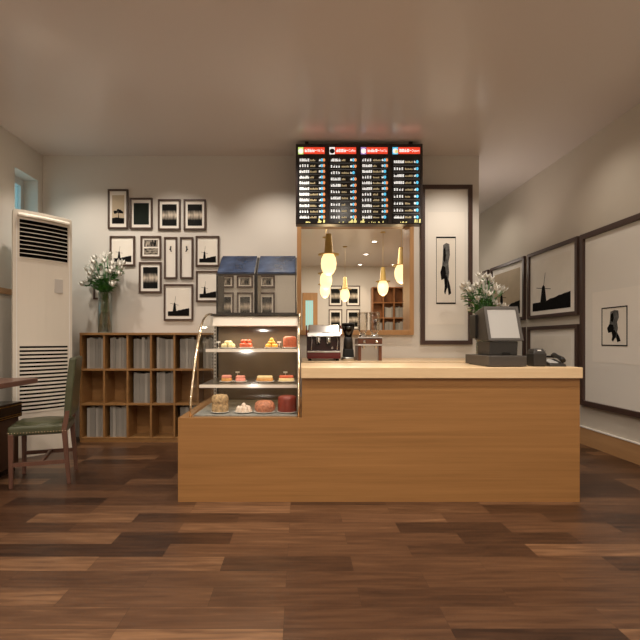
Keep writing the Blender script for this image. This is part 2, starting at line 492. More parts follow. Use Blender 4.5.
def art_tree(root, x0, x1, z0, z1):
    b = MB(); b.use(M_['paper_tan']); print_box(b, x0, x1, z0, z1)
    w, h = x1-x0, z1-z0
    U = lambda u, v: (x0+u*w, z0+v*h)
    b.use(M_['ink'])
    b.flat([U(0,0), U(1,0), U(1,.19), U(.7,.2), U(.35,.22), U(0,.19)], YP)
    b.flat([U(.50,.2), U(.58,.2), U(.55,.36), U(.52,.36)], YP-.0003)
    rnd = random.Random(5)
    for k in range(30):
        u = .54+rnd.uniform(-.34,.34); v = .385+rnd.uniform(-.03,.09)*(1.15-abs(u-.54)*2.2); s_ = rnd.uniform(.06,.12)
        b.flat([U(u+s_*math.cos(a*math.pi/4)*rnd.uniform(.6,1.1), v+.45*s_*math.sin(a*math.pi/4)*rnd.uniform(.6,1.1)) for a in range(8)], YP-.0004-.00002*k)
    b.build('print', None, root)

def gallery(kind, px, label, d=YB, fw=.020):
    x0, y0, x1, y1 = px
    a, c = P(x0, y1, d), P(x1, y0, d)
    w, h = c[0]-a[0], c[2]-a[2]
    r = thing('picture_frame', label, 'picture', ((a[0]+c[0])/2, d, (a[2]+c[2])/2), 0, 'framed pictures on the back wall')
    frame_parts(r, w, h, fw, M_['frame'], M_['matboard'])
    x, z = w/2-fw, h/2-fw
    if kind == 'tree': art_tree(r, -x*.72, x*.72, -z*.80, z*.78)
    elif kind == 'green': art_photo(r, -x*.78, x*.78, -z*.78, z*.76, M_['greenart'])
    elif kind == 'lake': art_photo(r, -x*.76, x*.76, -z*.80, z*.76, M_['lake'])
    elif kind == 'mill': art_windmill(r, -x*.82, x*.82, -z*.82, z*.82, M_['paper'])
    elif kind == 'two':
        art_photo(r, -x*.80, x*.80, .04*z, z*.78, M_['trees'])
        print_box(MB(), -x*.80, x*.80, -z*.80, -.10*z).build('print', M_['shore'], r)
    elif kind == 'figure':
        print_box(MB(), -x*.42, x*.42, z*.22, z*.72).build('print', M_['paper'], r)
        art_blot(r, 0, z*.47, x*.9, z*.40, 1 if px[0] < 170 else -1)
    elif kind == 'trees': art_photo(r, -x*.74, x*.74, -z*.74, z*.74, M_['trees'])
    elif kind == 'blank': pass
    return r
gallery('tree', (108.4,189.8,128.6,229.2), 'tall framed picture of a lone tree on dark ground, top left of gallery wall')
gallery('green', (130.2,198.3,153,229.5), 'framed plain dark green print right of the lone tree picture')
gallery('lake', (158.4,199.7,180.9,230.4), 'framed dark lake reflection print, left one of the top row pair')
gallery('lake', (184,199.7,206.2,230.4), 'framed dark lake reflection print, rightmost of gallery top row')
gallery('mill', (110.3,236.3,135.4,266.2), 'framed windmill picture right above the white flowers on bookcase')
gallery('two', (141,236.3,161.6,258.3), 'small framed picture with two photographs one above the other')
gallery('figure', (164.5,237.4,177.6,279), 'narrow tall framed picture with tiny ink figure, left of the pair')
gallery('figure', (180.4,237.4,193.5,279), 'narrow tall framed picture with tiny ink figure, right of the pair')
gallery('mill', (196,236.3,219.6,266.7), 'framed windmill picture at the right end of the gallery middle row')
gallery('lake', (139.4,262.3,161.9,293), 'framed dark lake print hanging below the two photograph frame')
gallery('mill', (196.3,271,219.8,302), 'framed windmill picture half behind the cabinet with lid painted with sky reflection')
gallery('mill', (164.2,284.3,193.5,320.6), 'largest framed windmill picture, lowest on the gallery wall')
gallery('blank', (94,282.5,109.5,299.5), 'small pale framed picture partly behind the glass vase')
n_ = [('left', 220.8, 234), ('middle', 237, 253.2), ('right', 259, 275)]  # pictures added behind the cabinets, standing in for reflections in their glass
for nm, xa, xb in n_:
    gallery('trees', (xa, 275.5, xb, 288), 'small framed tree photograph added for reflection in cabinet glass, upper row %s' % nm)
    gallery('lake', (xa, 292.5, xb, 320), 'framed lake photograph added for reflection in cabinet glass, lower row %s' % nm)

# tall scroll picture right of the menu
a, c = P(420.3, 344.5, YB), P(471.6, 185.5, YB)
r = thing('picture_frame', 'tall dark framed ink scroll on the back wall right of the menu board', 'picture', ((a[0]+c[0])/2, YB, (a[2]+c[2])/2), 0)
W, Hh = c[0]-a[0], c[2]-a[2]
frame_parts(r, W, Hh, .048, M_['frame_big'], M_['matboard2'], .035)
MB().box(-.215, .215, -.0115, -.009, -.70, .62).build('inner_mat', M_['matboard'], r)
ac_, cc_ = P(436.2, 304, YB), P(455, 237, YB)
ox, oz = r.location.x, r.location.z
b = MB(); b.box(ac_[0]-ox, cc_[0]-ox, -.013, -.010, ac_[2]-oz, cc_[2]-oz); b.build('print', M_['paper'], r)
b = MB()
for z in (ac_[2]-oz, cc_[2]-oz-.016): b.box(ac_[0]-ox-.004, cc_[0]-ox+.004, -.016, -.011, z, z+.016)
for x in (ac_[0]-ox-.004, cc_[0]-ox): b.box(x, x+.004, -.015, -.011, ac_[2]-oz, cc_[2]-oz)
b.build('scroll_border', M_['ink'], r)
art_blot(r, (ac_[0]+cc_[0])/2-ox, (ac_[2]+cc_[2])/2-oz+.01, .22, .78, 1)

# right wall pictures
def rwall(y0, y1, z0, z1, label, name='picture_frame'):
    r = thing(name, label, 'picture', (XR, (y0+y1)/2, (z0+z1)/2), R(-90), 'framed pictures on the right wall')
    return r, y1-y0, z1-z0
r, W, Hh = rwall(3.93, 4.945, .43, 2.29, 'largest dark framed picture with small black bordered ink figure, right wall')
frame_parts(r, W, Hh, .055, M_['frame_big'], M_['matboard2'], .04)
MB().box(-.33, .33, -.0115, -.009, -.45, .28).build('inner_mat', M_['matboard'], r)
MB().box(-.172, .172, -.0125, -.010, -.268, .098).build('print', M_['paper'], r)
b = MB()
for q in ((-.18,.18,.098,.108),(-.18,.18,-.278,-.268),(-.18,-.172,-.278,.108),(.172,.18,-.278,.108)):
    b.box(q[0], q[1], -.016, -.010, q[2], q[3])
b.build('print_border', M_['ink'], r)
art_blot(r, .0, -.085, .33, .40, 1)
PW = 1.10
for i, (ya, cnt, nm) in enumerate(((5.0, 2, 'beside the big picture'), (6.19, 2, 'behind the register screen'), (7.38, 1, 'deepest in the corridor'))):
    r, W, Hh = rwall(ya, ya+PW, 1.418, 2.295, 'dark framed windmill picture, upper row of right wall, ' + nm)
    frame_parts(r, W, Hh, .045, M_['frame_big'], M_['matboard'], .035)
    art_windmill(r, -.44, .40, -.34, .31, M_['paper_tan'] if i == 1 else M_['paper'])
    if cnt == 2:
        r, W, Hh = rwall(ya, ya+PW, .44, 1.318, 'dark framed picture with wide pale mat, lower row, ' + ('above the telephone' if i == 0 else 'mostly hidden by the register'))
        frame_parts(r, W, Hh, .045, M_['frame_big'], M_['matboard'], .035)
        art_windmill(r, -.44, .40, -.34, .31, M_['paper'])

# ------------------------------------------------------------------ counter
CF = 3.167
ct = thing('service_counter', 'long honey oak service counter with low left end and pale worktop', 'counter', (0, CF, 0))
poly = [(-.859,0), (1.969,0), (1.969,.872), (.014,.872), (.014,.591), (-.859,.591)]
MB().prism(poly, 'y', 0, .03).build('front_panel', M_['oak'], ct)
b = MB().box(-.859, .014, .03, 1.2, .03, .591).box(.014, 1.969, .03, .60, .03, .872)
b.build('body', M_['oakx'], ct)
MB().box(.008, 1.975, -.027, .64, .872, .948).build('worktop', M_['maple'], ct, bevel=.004)
# back counter
bc = thing('back_counter', 'low back counter with pale top along the wall under the hatch', 'counter', (0, 4.4, 0))
MB().box(.03, 2.09, .02, .88, 0, .89).build('cabinet_body', M_['oakx'], bc)
MB().box(.02, 2.10, 0, .895, .89, .93).build('worktop', M_['maple'], bc, bevel=.003)

# ------------------------------------------------------------------ display case
Z0 = .592
dc = thing('display_case', 'curved glass pastry display case with brass frame on the low counter end', 'display case', (0, 0, Z0))
curve = [(3.2,.0),(3.212,.10),(3.25,.20),(3.31,.32),(3.385,.455),(3.46,.56),(3.53,.64),(3.62,.705),(3.73,.748),(3.84,.768),(3.97,.776)]
def cv(x, off=0): return [(x, p[0]+off, p[1]) for p in curve]
for x in (-.78, -.008):
    MB().tube([(x, 3.2, 0)] + cv(x) + [(x, 4.0, .776)], .009, 10).build('frame_tube', M_['brass'], dc)
MB().strip(cv(-.772), cv(-.016)).build('front_glass', M_['glass'], dc)
for x in (-.776, -.012):
    b = MB(); pts = cv(x) + [(x, 4.07, .776), (x, 4.07, 0)]
    b.face([b.v(p) for p in pts]); b.build('side_glass', M_['glass'], dc)
MB().box(-.79, 0, 3.95, 4.42, .764, .778).build('top_deck', M_['boxdark'], dc)
MB().hexa([(-.765,3.92,.67),(-.02,3.92,.67),(-.02,4.05,.67),(-.765,4.05,.67)], [(-.765,3.975,.762),(-.02,3.975,.762),(-.02,4.05,.762),(-.765,4.05,.762)]).build('lamp_cover', M_['beige'], dc, bevel=.006)
MB().box(-.74, -.03, 4.085, 4.10, .01, .76).build('back_panel', M_['casedark'], dc)
MB().box(-.78, -.005, 4.10, 4.36, 0, .762).build('rear_housing', M_['boxdark'], dc)
b = MB(); b.use(M_['steel'])
for x in (-.765, -.015): b.box(x-.012, x+.012, 4.055, 4.085, 0, .764)
b.use(M_['black'])
for x in (-.765, -.015):
    for k in range(24): b.box(x-.005, x+.005, 4.0545, 4.056, .02+k*.03, .035+k*.03)
b.build('slotted_post', None, dc)
MB().box(-.765, -.02, 3.23, 4.08, 0, .008).build('base_slab', M_['stone'], dc)
for z, y0 in ((1.065, 3.64), (.80, 3.41)):
    sh = MB().box(-.762, -.02, y0, 4.07, z-.02-Z0, z-Z0).build('glass_shelf', M_['shelfglass'], dc)
    MB().box(-.762, -.02, y0-.006, y0, z-.022-Z0, z+.002-Z0).build('shelf_edge', M_['beige'], sh)
lamp = area('case_lamp', (-.39, 3.96, 1.250), (-.39, 3.80, .6), 2.2, .68, .05, (1, .82, .6))

# lidded cabinets on the case
CB = Z0+.778
def cabinet(x0, x1, label):
    r = thing('countertop_cabinet', label, 'cabinet', ((x0+x1)/2, 4.0, CB), 0, 'cabinets with lids painted with sky reflection, on the display case')
    h = (x1-x0)/2; t = .012
    b = MB()
    b.box(-h, -h+t, 0, .02, 0, .36).box(h-t, h, 0, .02, 0, .36).box(-h+t, h-t, 0, .02, 0, .014).box(-h+t, h-t, 0, .02, .346, .36)
    b.build('front_frame', M_['boxdark'], r)
    MB().box(-h+t, h-t, .006, .012, .014, .346).build('front_glass', M_['glass2'], r)
    MB().box(-h+t, h-t, .345, .35, .014, .54).build('rear_glass', M_['glass2'], r)
    prof = [(.02,0), (.35,0), (.35,.555), (.28,.555), (.02,.36)]
    for x in (-h, h-t): MB().prism(prof, 'x', x, x+t).build('side_panel', M_['boxdark'], r)
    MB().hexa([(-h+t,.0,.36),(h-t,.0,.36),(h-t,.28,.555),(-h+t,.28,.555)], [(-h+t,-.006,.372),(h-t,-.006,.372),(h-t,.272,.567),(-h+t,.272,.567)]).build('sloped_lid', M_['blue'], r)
    MB().box(-h+t, h-t, .28, .35, .545, .555).build('top_panel', M_['boxdark'], r)
    MB().box(-h+t, h-t, .02, .345, .0, .008).build('floor_panel', M_['boxdark'], r)
    return r
cabinet(-.745, -.395, 'dark glass cabinet with sloping lid painted with sky reflection, left one on the display case')
cabinet(-.388, -.03, 'dark glass cabinet with sloping lid painted with sky reflection, right one on the display case')

# ------------------------------------------------------------------ pastries
def plate(x, y, z, r, label, sx=1):
    b = MB().lathe([(r*.6,0),(r*.65,.003),(r,.009),(r,.012),(r*.62,.007),(0,.007)], (0,0,0), 24, sx=sx)
    o = b.build('plate', M_['plate'], loc=(x, y, z))
    return tag(o, label, 'plate', 'white plates in the display case')
def rounded(r, h, e=.015):
    return [(0,0),(r*.96,0),(r,e*.5),(r,h-e),(r-e*.3,h-e*.3),(r-e,h),(0,h+.002)]
PZ = .0075
# top shelf
y, z = 3.92, 1.0655
def dessert(name, label, x, y, z): return thing(name, label, 'pastry', (x, y, z), 0, 'pastries in the display case')
plate(-.625, y, z, .07, 'white plate under the cream ball mound on the top glass shelf')
d = dessert('cream_puff_mound', 'mound of cream coloured dough balls, leftmost on the top shelf', -.625, y, z+PZ)
for k, (a, rr, zz) in enumerate([(i*60, .042, .017) for i in range(6)] + [(30+i*120, .020, .042) for i in range(3)] + [(0,0,.018)]):
    MB().ball((rr*math.cos(R(a)), rr*math.sin(R(a)), zz), .020).build('dough_ball', M_['cream'], d)
plate(-.470, y, z, .066, 'white plate under the red cake topped with balls, top shelf')
d = dessert('berry_cake', 'round red orange cake topped with a ring of glazed balls', -.470, y, z+PZ)
MB().lathe(rounded(.056, .042), n=24, wob=.03).build('cake_base', M_['redcake'], d)
for a in (20, 110, 200, 290): MB().ball((.030*math.cos(R(a)), .030*math.sin(R(a)), .055), .017).build('glazed_ball', M_['redcake'], d)
plate(-.247, y, z, .064, 'white plate under the orange fruit pyramid, top shelf')
d = dessert('fruit_pyramid', 'small pyramid of orange fruit balls on the top shelf', -.247, y, z+PZ)
for a, rr, zz in [(i*60, .036, .017) for i in range(6)] + [(45+i*90, .020, .042) for i in range(4)] + [(0,0,.066)]:
    MB().ball((rr*math.cos(R(a)), rr*math.sin(R(a)), zz), .0185).build('fruit_ball', M_['orange'], d)
plate(-.088, y, z, .066, 'white plate under the brick red round cake, right end of top shelf')
o = MB().lathe(rounded(.058, .098, .02), n=32, wob=.02).build('round_cake', M_['brickcake'], loc=(-.088, y, z+PZ))
tag(o, 'tall brick red round cake at the right end of the top shelf', 'pastry', 'pastries in the display case')
# middle shelf
y, z = 3.62, .8005
def roll(name, label, x, w, h, dp, m, top, sec=None):
    d = dessert(name, label, x, y, z+PZ)
    b = MB().box(-w/2, w/2, -dp/2, dp/2, 0, h*.62)
    b.build('base', m, d, bevel=h*.25, seg=3)
    b = MB().box(-w/2*.92, w/2*.92, -dp/2*.92, dp/2*.92, h*.5, h)
    b.build('topping', top, d, bevel=h*.2, seg=3)
    return d
plate(-.590, y, z, .058, 'white plate under the leftmost pink roll, middle shelf')
roll('pink_roll', 'short pink glazed roll, leftmost on the middle shelf', -.590, .085, .05, .05, M_['crust'], M_['pink'])
plate(-.478, y, z, .054, 'white plate under the second pink roll, middle shelf')
roll('pink_roll', 'short pink glazed roll, second from left on the middle shelf', -.478, .08, .046, .05, M_['pink'], M_['pink'])
plate(-.283, y, z, .078, 'white plate under the cream topped bread, middle shelf')
roll('cream_bread', 'long brown bread with pale cream top on the middle shelf', -.283, .135, .045, .06, M_['crust'], M_['custard'])
plate(-.109, y, z, .072, 'white plate under the red topped sponge, middle shelf')
roll('layer_cake', 'yellow sponge slice with red topping, right end of middle shelf', -.109, .125, .048, .06, M_['custard'], M_['redcake'])
# bottom deck
y, z = 3.345, .6005
plate(-.594, y, z, .068, 'white plate under the tall nut coated cake, bottom deck')
o = MB().lathe([(0,0),(.058,0),(.062,.01),(.061,.05),(.057,.06),(.063,.072),(.063,.105),(.05,.124),(.025,.128),(0,.122)], n=32, wob=.03).build('nut_cake', M_['nutcake'], loc=(-.594, y, z+PZ))
tag(o, 'tall two tier nut coated cake, left on the bottom deck', 'pastry', 'pastries in the display case')
plate(-.418, y, z, .070, 'white plate under the piped cream dessert, bottom deck')
d = dessert('cream_dessert', 'low dessert of piped cream swirls on the bottom deck', -.418, y, z+PZ)
for k in range(7):
    a = k*60; rr = .038 if k < 6 else 0
    MB().lathe([(0,0),(.024,0),(.024,.012),(.017,.022),(.018,.028),(.008,.042),(0,.046)], (rr*math.cos(R(a)), rr*math.sin(R(a)), .022 if k == 6 else 0), 14, wob=.08).build('cream_swirl', M_['whip'], d)
plate(-.262, y, z, .082, 'white plate under the domed rosy cake, bottom deck')
o = MB().lathe([(0,0),(.06,0),(.074,.015),(.077,.04),(.070,.066),(.052,.08),(.02,.084),(0,.082)], n=32, wob=.025).build('dome_cake', M_['rosecake'], loc=(-.262, y, z+PZ))
tag(o, 'low domed rosy brown cake on the bottom deck', 'pastry', 'pastries in the display case')
plate(-.094, y, z, .076, 'white plate under the dark red cake, bottom deck')
o = MB().lathe(rounded(.070, .118, .018), n=32).build('red_cake', M_['winecake'], loc=(-.094, y, z+PZ))
tag(o, 'tall dark wine red round cake, right on the bottom deck', 'pastry', 'pastries in the display case')
# price cards
for x, yy, zz, nm in ((-.715, 3.94, 1.0655, 'left end of the top shelf'), (-.182, 3.94, 1.0655, 'beside the orange pyramid on the top shelf'),
                  (-.548, 3.95, .8005, 'at the back of the middle shelf, left'), (-.128, 3.95, .8005, 'at the back of the middle shelf, right')):
    t = thing('price_card', 'tiny white price card ' + nm, 'price card', (x, yy, zz), 0, 'price cards in the display case')
    MB().box(-.012, .012, -.008, .008, 0, .006).tube([(0,0,.006),(0,0,.05)], .0025, 6).build('stand', M_['steel'], t)
    MB().box(-.018, .018, -.002, .001, .05, .064).build('card', M_['plate'], t)

# ------------------------------------------------------------------ menu board
MX0, MX1, MZ0, MZ1, MY = -.046, 1.332, 2.398, 3.268, 4.88
mb = thing('menu_board', 'black backlit four panel menu board hanging above the serving hatch', 'menu board', ((MX0+MX1)/2, MY, MZ0))
ox = (MX0+MX1)/2
MB().box(MX0-ox, MX1-ox, 0, .12, 0, MZ1-MZ0).build('housing', M_['menuframe'], mb, bevel=.004)
MB().box(MX0-ox+.1, MX0-ox+.14, .04, .08, MZ1-MZ0, H-MZ0).box(MX1-ox-.14, MX1-ox-.1, .04, .08, MZ1-MZ0, H-MZ0).build('ceiling_bracket', M_['menuframe'], mb)
def mpx(x, y): return ((x-300)*MY/450-ox, 1.14-(y-340)*MY/450-MZ0)
def text_mesh(s, size):
    cu = bpy.data.curves.new('t', 'FONT'); cu.body = s; cu.size = size
    o = bpy.data.objects.new('t', cu); col.objects.link(o)
    dg = bpy.context.evaluated_depsgraph_get(); dg.update()
    me = bpy.data.meshes.new_from_object(o.evaluated_get(dg))
    bpy.data.objects.remove(o)
    return me
def glyph(b, x, z, w, h, rnd, y):
    """one small brush-block character"""
    t = w*.2
    for k in range(rnd.choice((2, 3))):
        zz = z + h*(k+.1)/3; rect(b, x, x+w, zz, zz+h*.2, y)
    xx = x + w*rnd.choice((.1, .4, .7)); rect(b, xx, xx+t, z, z+h, y-.0002)
    if rnd.random() < .7: xx = x+w*rnd.choice((.0, .8)); rect(b, xx, xx+t, z, z+h*.8, y-.0004)
panels = ((297.6,325.2,11,'Milk Tea','mgreen'), (328.9,356.6,10,'Coffee','mwhite'), (360.2,388,11,'Fresh Tea','mpurple'), (391.8,420.4,9,'Dessert','mcyan'))
for pi, (px0, px1, rows, word, icol) in enumerate(panels):
    rnd = random.Random(20+pi)
    x0, zt = mpx(px0, 146.2); x1, zb = mpx(px1, 223.3)
    w_ = x1-x0
    pn = MB().box(x0, x1, -.006, .002, zb, zt).build('menu_panel', M_['mblack'], mb)
    hz1, hz0 = mpx(0, 147.6)[1], mpx(0, 154.2)[1]
    MB().box(x0+.22*w_, x1-.02*w_, -.010, -.006, hz0, hz1).build('header_strip', M_['mred'], pn)
    ib = MB(); ib.use(M_[icol]); ib.box(x0+.02*w_, x0+.21*w_, -.011, -.006, hz0-.004, hz1)
    ib.use(M_['mwhite'] if icol != 'mwhite' else M_['mblack'])
    cx = x0+.115*w_; cz = (hz0+hz1)/2
    ib.flat([(cx+.028*math.cos(k*math.pi/5), cz-.006+.028*math.sin(k*math.pi/5)) for k in range(10)], -.0115)
    if icol == 'mcyan': ib.use(M_['myellow']); ib.flat([(cx+.012+.02*math.cos(k*math.pi/4), cz-.012+.02*math.sin(k*math.pi/4)) for k in range(8)], -.012)
    ib.build('header_icon', None, pn)
    # header lettering
    hb = MB()
    gh = (hz1-hz0)*.50; gx = x0+.26*w_
    for k in range(4): glyph(hb, gx, cz-gh/2, gh*.66, gh, rnd, -.0115); gx += gh*.76
    rect(hb, gx, gx+gh*.55, cz-.003, cz+.003, -.0115); gx += gh*.7
    me = text_mesh(word, gh*1.15)
    wd = max(v.co.x for v in me.vertices)
    sx = min(1, (x0+.955*w_-gx)/wd)
    me.transform(Matrix.Translation((gx, -.0117, cz-gh*.42)) @ Matrix.Rotation(R(90), 4, 'X') @ Matrix.Diagonal((sx,1,1,1)))
    hb.bm.from_mesh(me); bpy.data.meshes.remove(me)
    hb.build('header_lettering', M_['mwhite'], pn)
    # rows
    lb, eb, cb_, ob, gb = MB(), MB(), MB(), MB(), MB()
    ya, yb = (160.2 if pi < 3 else 162.0), 217.2
    for k in range(rows):
        yy = ya + (yb-ya)*k/(rows-1)
        z = mpx(0, yy)[1]; hh = .031
        tight = rnd.random() < .45
        n = rnd.choice((5, 6)) if tight else 4
        step = .36*w_/n
        for q in range(n): glyph(lb, x0+.07*w_+q*step, z-hh/2, step*(.86 if tight else .55), hh, rnd, -.0075)
        xx = x0+.46*w_; end = x0+rnd.uniform(.58,.73)*w_
        while xx < end: rect(eb, xx, xx+.010, z-.013, z+rnd.choice((.0,.004,.008)), -.0075); xx += .014
        glyph(lb, x0+.77*w_, z-hh*.4, .020, hh*.8, rnd, -.0075)
        cb_.flat([(x0+.885*w_+.014*math.cos(j*math.pi/5), z+.018*math.sin(j*math.pi/5)) for j in range(10)], -.0075)
        if not (pi == 3 or (pi == 2 and k in (2,3,6,10)) or (pi == 1 and k == 2)):
            ob.flat([(x0+.955*w_+.013*math.cos(j*math.pi/5), z+.018*math.sin(j*math.pi/5)) for j in range(10)], -.0078)
        if k < rows-1:
            zz = mpx(0, yy+(yb-ya)/(rows-1)/2)[1]; rect(gb, x0+.05*w_, x1-.03*w_, zz-.0015, zz+.0015, -.007)
    lb.build('item_lettering', M_['mwhite'], pn); eb.build('item_translation', M_['mtan'], pn)
    cb_.build('cold_marks', M_['mcyan'], pn)
    if len(ob.bm.faces): ob.build('hot_marks', M_['morange'], pn)
    gb.build('row_lines', M_['mgrey'], pn)
    # drawing along the bottom edge
    fb = MB()
    for q in range(16):
        u = rnd.choice((rnd.uniform(.78,.98), rnd.uniform(.28,.5), rnd.uniform(.7,.95))) if pi != 2 else rnd.choice((rnd.uniform(.0,.12), rnd.uniform(.2,.9)))
        xx = x0+u*w_; h_ = rnd.uniform(.008,.05) if u > .75 or u < .12 else rnd.uniform(.006,.014)
        fb.flat([(xx,zb+.004),(xx+.010,zb+.004),(xx+.010+rnd.uniform(-.01,.01),zb+.004+h_),(xx+.002,zb+.004+h_)], -.0075-.0001*q)
    fb.build('bottom_drawing', M_['myellow'], pn)

# ------------------------------------------------------------------ floor standing air conditioner
WA = .554
ang = math.atan2(.43, .343)
ax = thing('air_conditioner', 'tall cream floor standing air conditioner with louvred grilles in the corner', 'air conditioner', (-2.569, 4.515, 0), ang)
hw = WA/2
HA = 2.40
# plan narrows to the back to fit the corner; the front bulges a little
plan = []
for k in range(9):
    u = -1+2*k/8; plan.append((hw*u, -.03*(1-u*u)))
plan += [(hw-.0, .03), (.11, .33), (-.0, .36), (-hw+.10, .27), (-hw, .03)]
b = MB()
def ring(z, s_=1, f=0):
    return [b.v((p[0]*s_, p[1]*s_ + f, z)) for p in plan]
rings = [ring(0), ring(.06), ring(HA-.06), ring(HA-.015, .985), ring(HA, .95)]
for r1, r2 in zip(rings, rings[1:]):
    for k in range(len(plan)): b.face([r1[k], r1[(k+1)%len(plan)], r2[(k+1)%len(plan)], r2[k]])
b.face(rings[0][::-1]); b.face(rings[-1])
b.build('body', M_['ac'], ax)
def front_y(x): u = x/hw; return -.03*(1-u*u)
def grille(name, z0, z1, n, fill, xh=.225):
    b = MB(); b.use(M_['recess_shade'])
    xs = [-xh+2*xh*k/8 for k in range(9)]
    b.strip([(x, front_y(x)-.003, z0) for x in xs], [(x, front_y(x)-.003, z1) for x in xs])  # black sheet on the solid body paints the shade behind the louvres
    g = b.build(name, None, ax)
    b = MB()
    for k in range(n+1):
        z = z0+(z1-z0)*k/n; t = (z1-z0)/n*fill/2
        for xa, xb in zip(xs, xs[1:]):
            ya, yb = front_y(xa), front_y(xb)
            b.hexa([(xa,ya-.006,z-t),(xb,yb-.006,z-t),(xb,yb-.003,z-t),(xa,ya-.003,z-t)], [(xa,ya-.006,z+t),(xb,yb-.006,z+t),(xb,yb-.003,z+t),(xa,ya-.003,z+t)])
    b.build('louvres', M_['ac'], g)
    return g
grille('upper_grille', 1.94, 2.31, 9, .17)
grille('lower_grille', .44, 1.09, 17, .52)
b = MB()
xs = [-.24+.48*k/8 for k in range(9)]
for xa, xb in zip(xs, xs[1:]):
    ya, yb = front_y(xa), front_y(xb)
    b.hexa([(xa,ya-.022,2.335),(xb,yb-.022,2.335),(xb,yb-.001,2.325),(xa,ya-.001,2.325)], [(xa,ya-.022,2.35),(xb,yb-.022,2.35),(xb,yb-.001,2.37),(xa,ya-.001,2.37)])
b.build('brow', M_['ac'], ax)
MB().box(.09, .17, front_y(.13)-.006, front_y(.13)+.004, 1.62, 1.76).build('grey_panel', M_['wall_low'], ax)  # small grey rectangle on the upper front
MB().box(-.252, -.244, -.008, .0, .06, 2.30).box(.244, .252, -.008, .0, .06, 2.30).build('edge_strip', M_['white'], ax)

# ------------------------------------------------------------------ bookcase
BX, BY = -2.45, 5.0
NC = 6; PITCH = .2605; TB = .02
bk = thing('bookcase', 'wide golden wood cube bookcase against the back wall holding grey books', 'bookcase', (BX, BY, 0))
zs = [.03, .425, .82, 1.215]
WB = NC*PITCH+TB
MB().box(0, WB, .008, .28, 0, .045).build('plinth', M_['shelf'], bk)
for x in (0, WB-TB): MB().box(x, x+TB, 0, .28, .045, 1.195).build('side_panel', M_['shelf'], bk)
MB().box(0, WB, -.004, .285, 1.195, 1.22).build('top_board', M_['shelf'], bk, bevel=.002)
MB().box(TB, WB-TB, .268, .28, .045, 1.195).build('back_board', M_['shelf'], bk)
MB().box(TB, WB-TB, .0, .268, .045, .055).build('bottom_board', M_['shelf'], bk)
for z in (.425, .81): MB().box(TB, WB-TB, .002, .268, z-.011, z+.011).build('shelf_board', M_['shelf'], bk)
SEG = ((.055,.414), (.436,.799), (.821,1.195))
for k in range(1, NC):
    for z0, z1 in SEG: MB().box(k*PITCH, k*PITCH+TB, .002, .268, z0, z1).build('divider', M_['shelf'], bk)
ORD = ['first','second','third','fourth','fifth','sixth','seventh','eighth']
rowname = ['bottom', 'middle', 'top']
fill = [(2, c) for c in range(6)] + [(1, 2), (1, 3), (0, 0), (0, 1), (0, 4), (0, 5)]
proto_book = {}
def book_mesh(w_, h_, dp, m):
    b = MB(); b.use(m)
    b.box(0, w_, 0, dp, 0, .0035)  # foot of the cover kept thin
    b.box(0, .003, 0, dp, .0035, h_).box(w_-.003, w_, 0, dp, .0035, h_).box(.003, w_-.003, 0, .004, .0035, h_)
    b.use(M_['paper']); b.box(.003, w_-.003, .004, dp-.004, .0035, h_-.006)
    return b
def shelf_of_books(x0, x1, y, z, n, hmin, hmax, fmt, group, rnd, dp=.18):
    x = x0; W_ = (x1-x0)/n
    for k in range(n):
        w_ = W_-.0012
        h_ = rnd.uniform(hmin, hmax)
        o = book_mesh(w_, h_, dp, rnd.choice(BOOKS)).build('book', None, loc=(x, y+rnd.uniform(0,.012), z))
        tag(o, fmt % ORD[k], 'book', group)
        x += W_
rb = random.Random(11)
for rw, c in fill:
    z0, z1 = SEG[rw]
    xa = BX+c*PITCH+TB; xb = BX+(c+1)*PITCH
    shelf_of_books(xa+.045, xb-.008, BY+.035, z0, 6, .325, .352,
        '%%s grey book from left, %s row, %s cubby of the golden bookcase' % (rowname[rw], ORD[c]), 'grey books in the golden bookcase', rb)

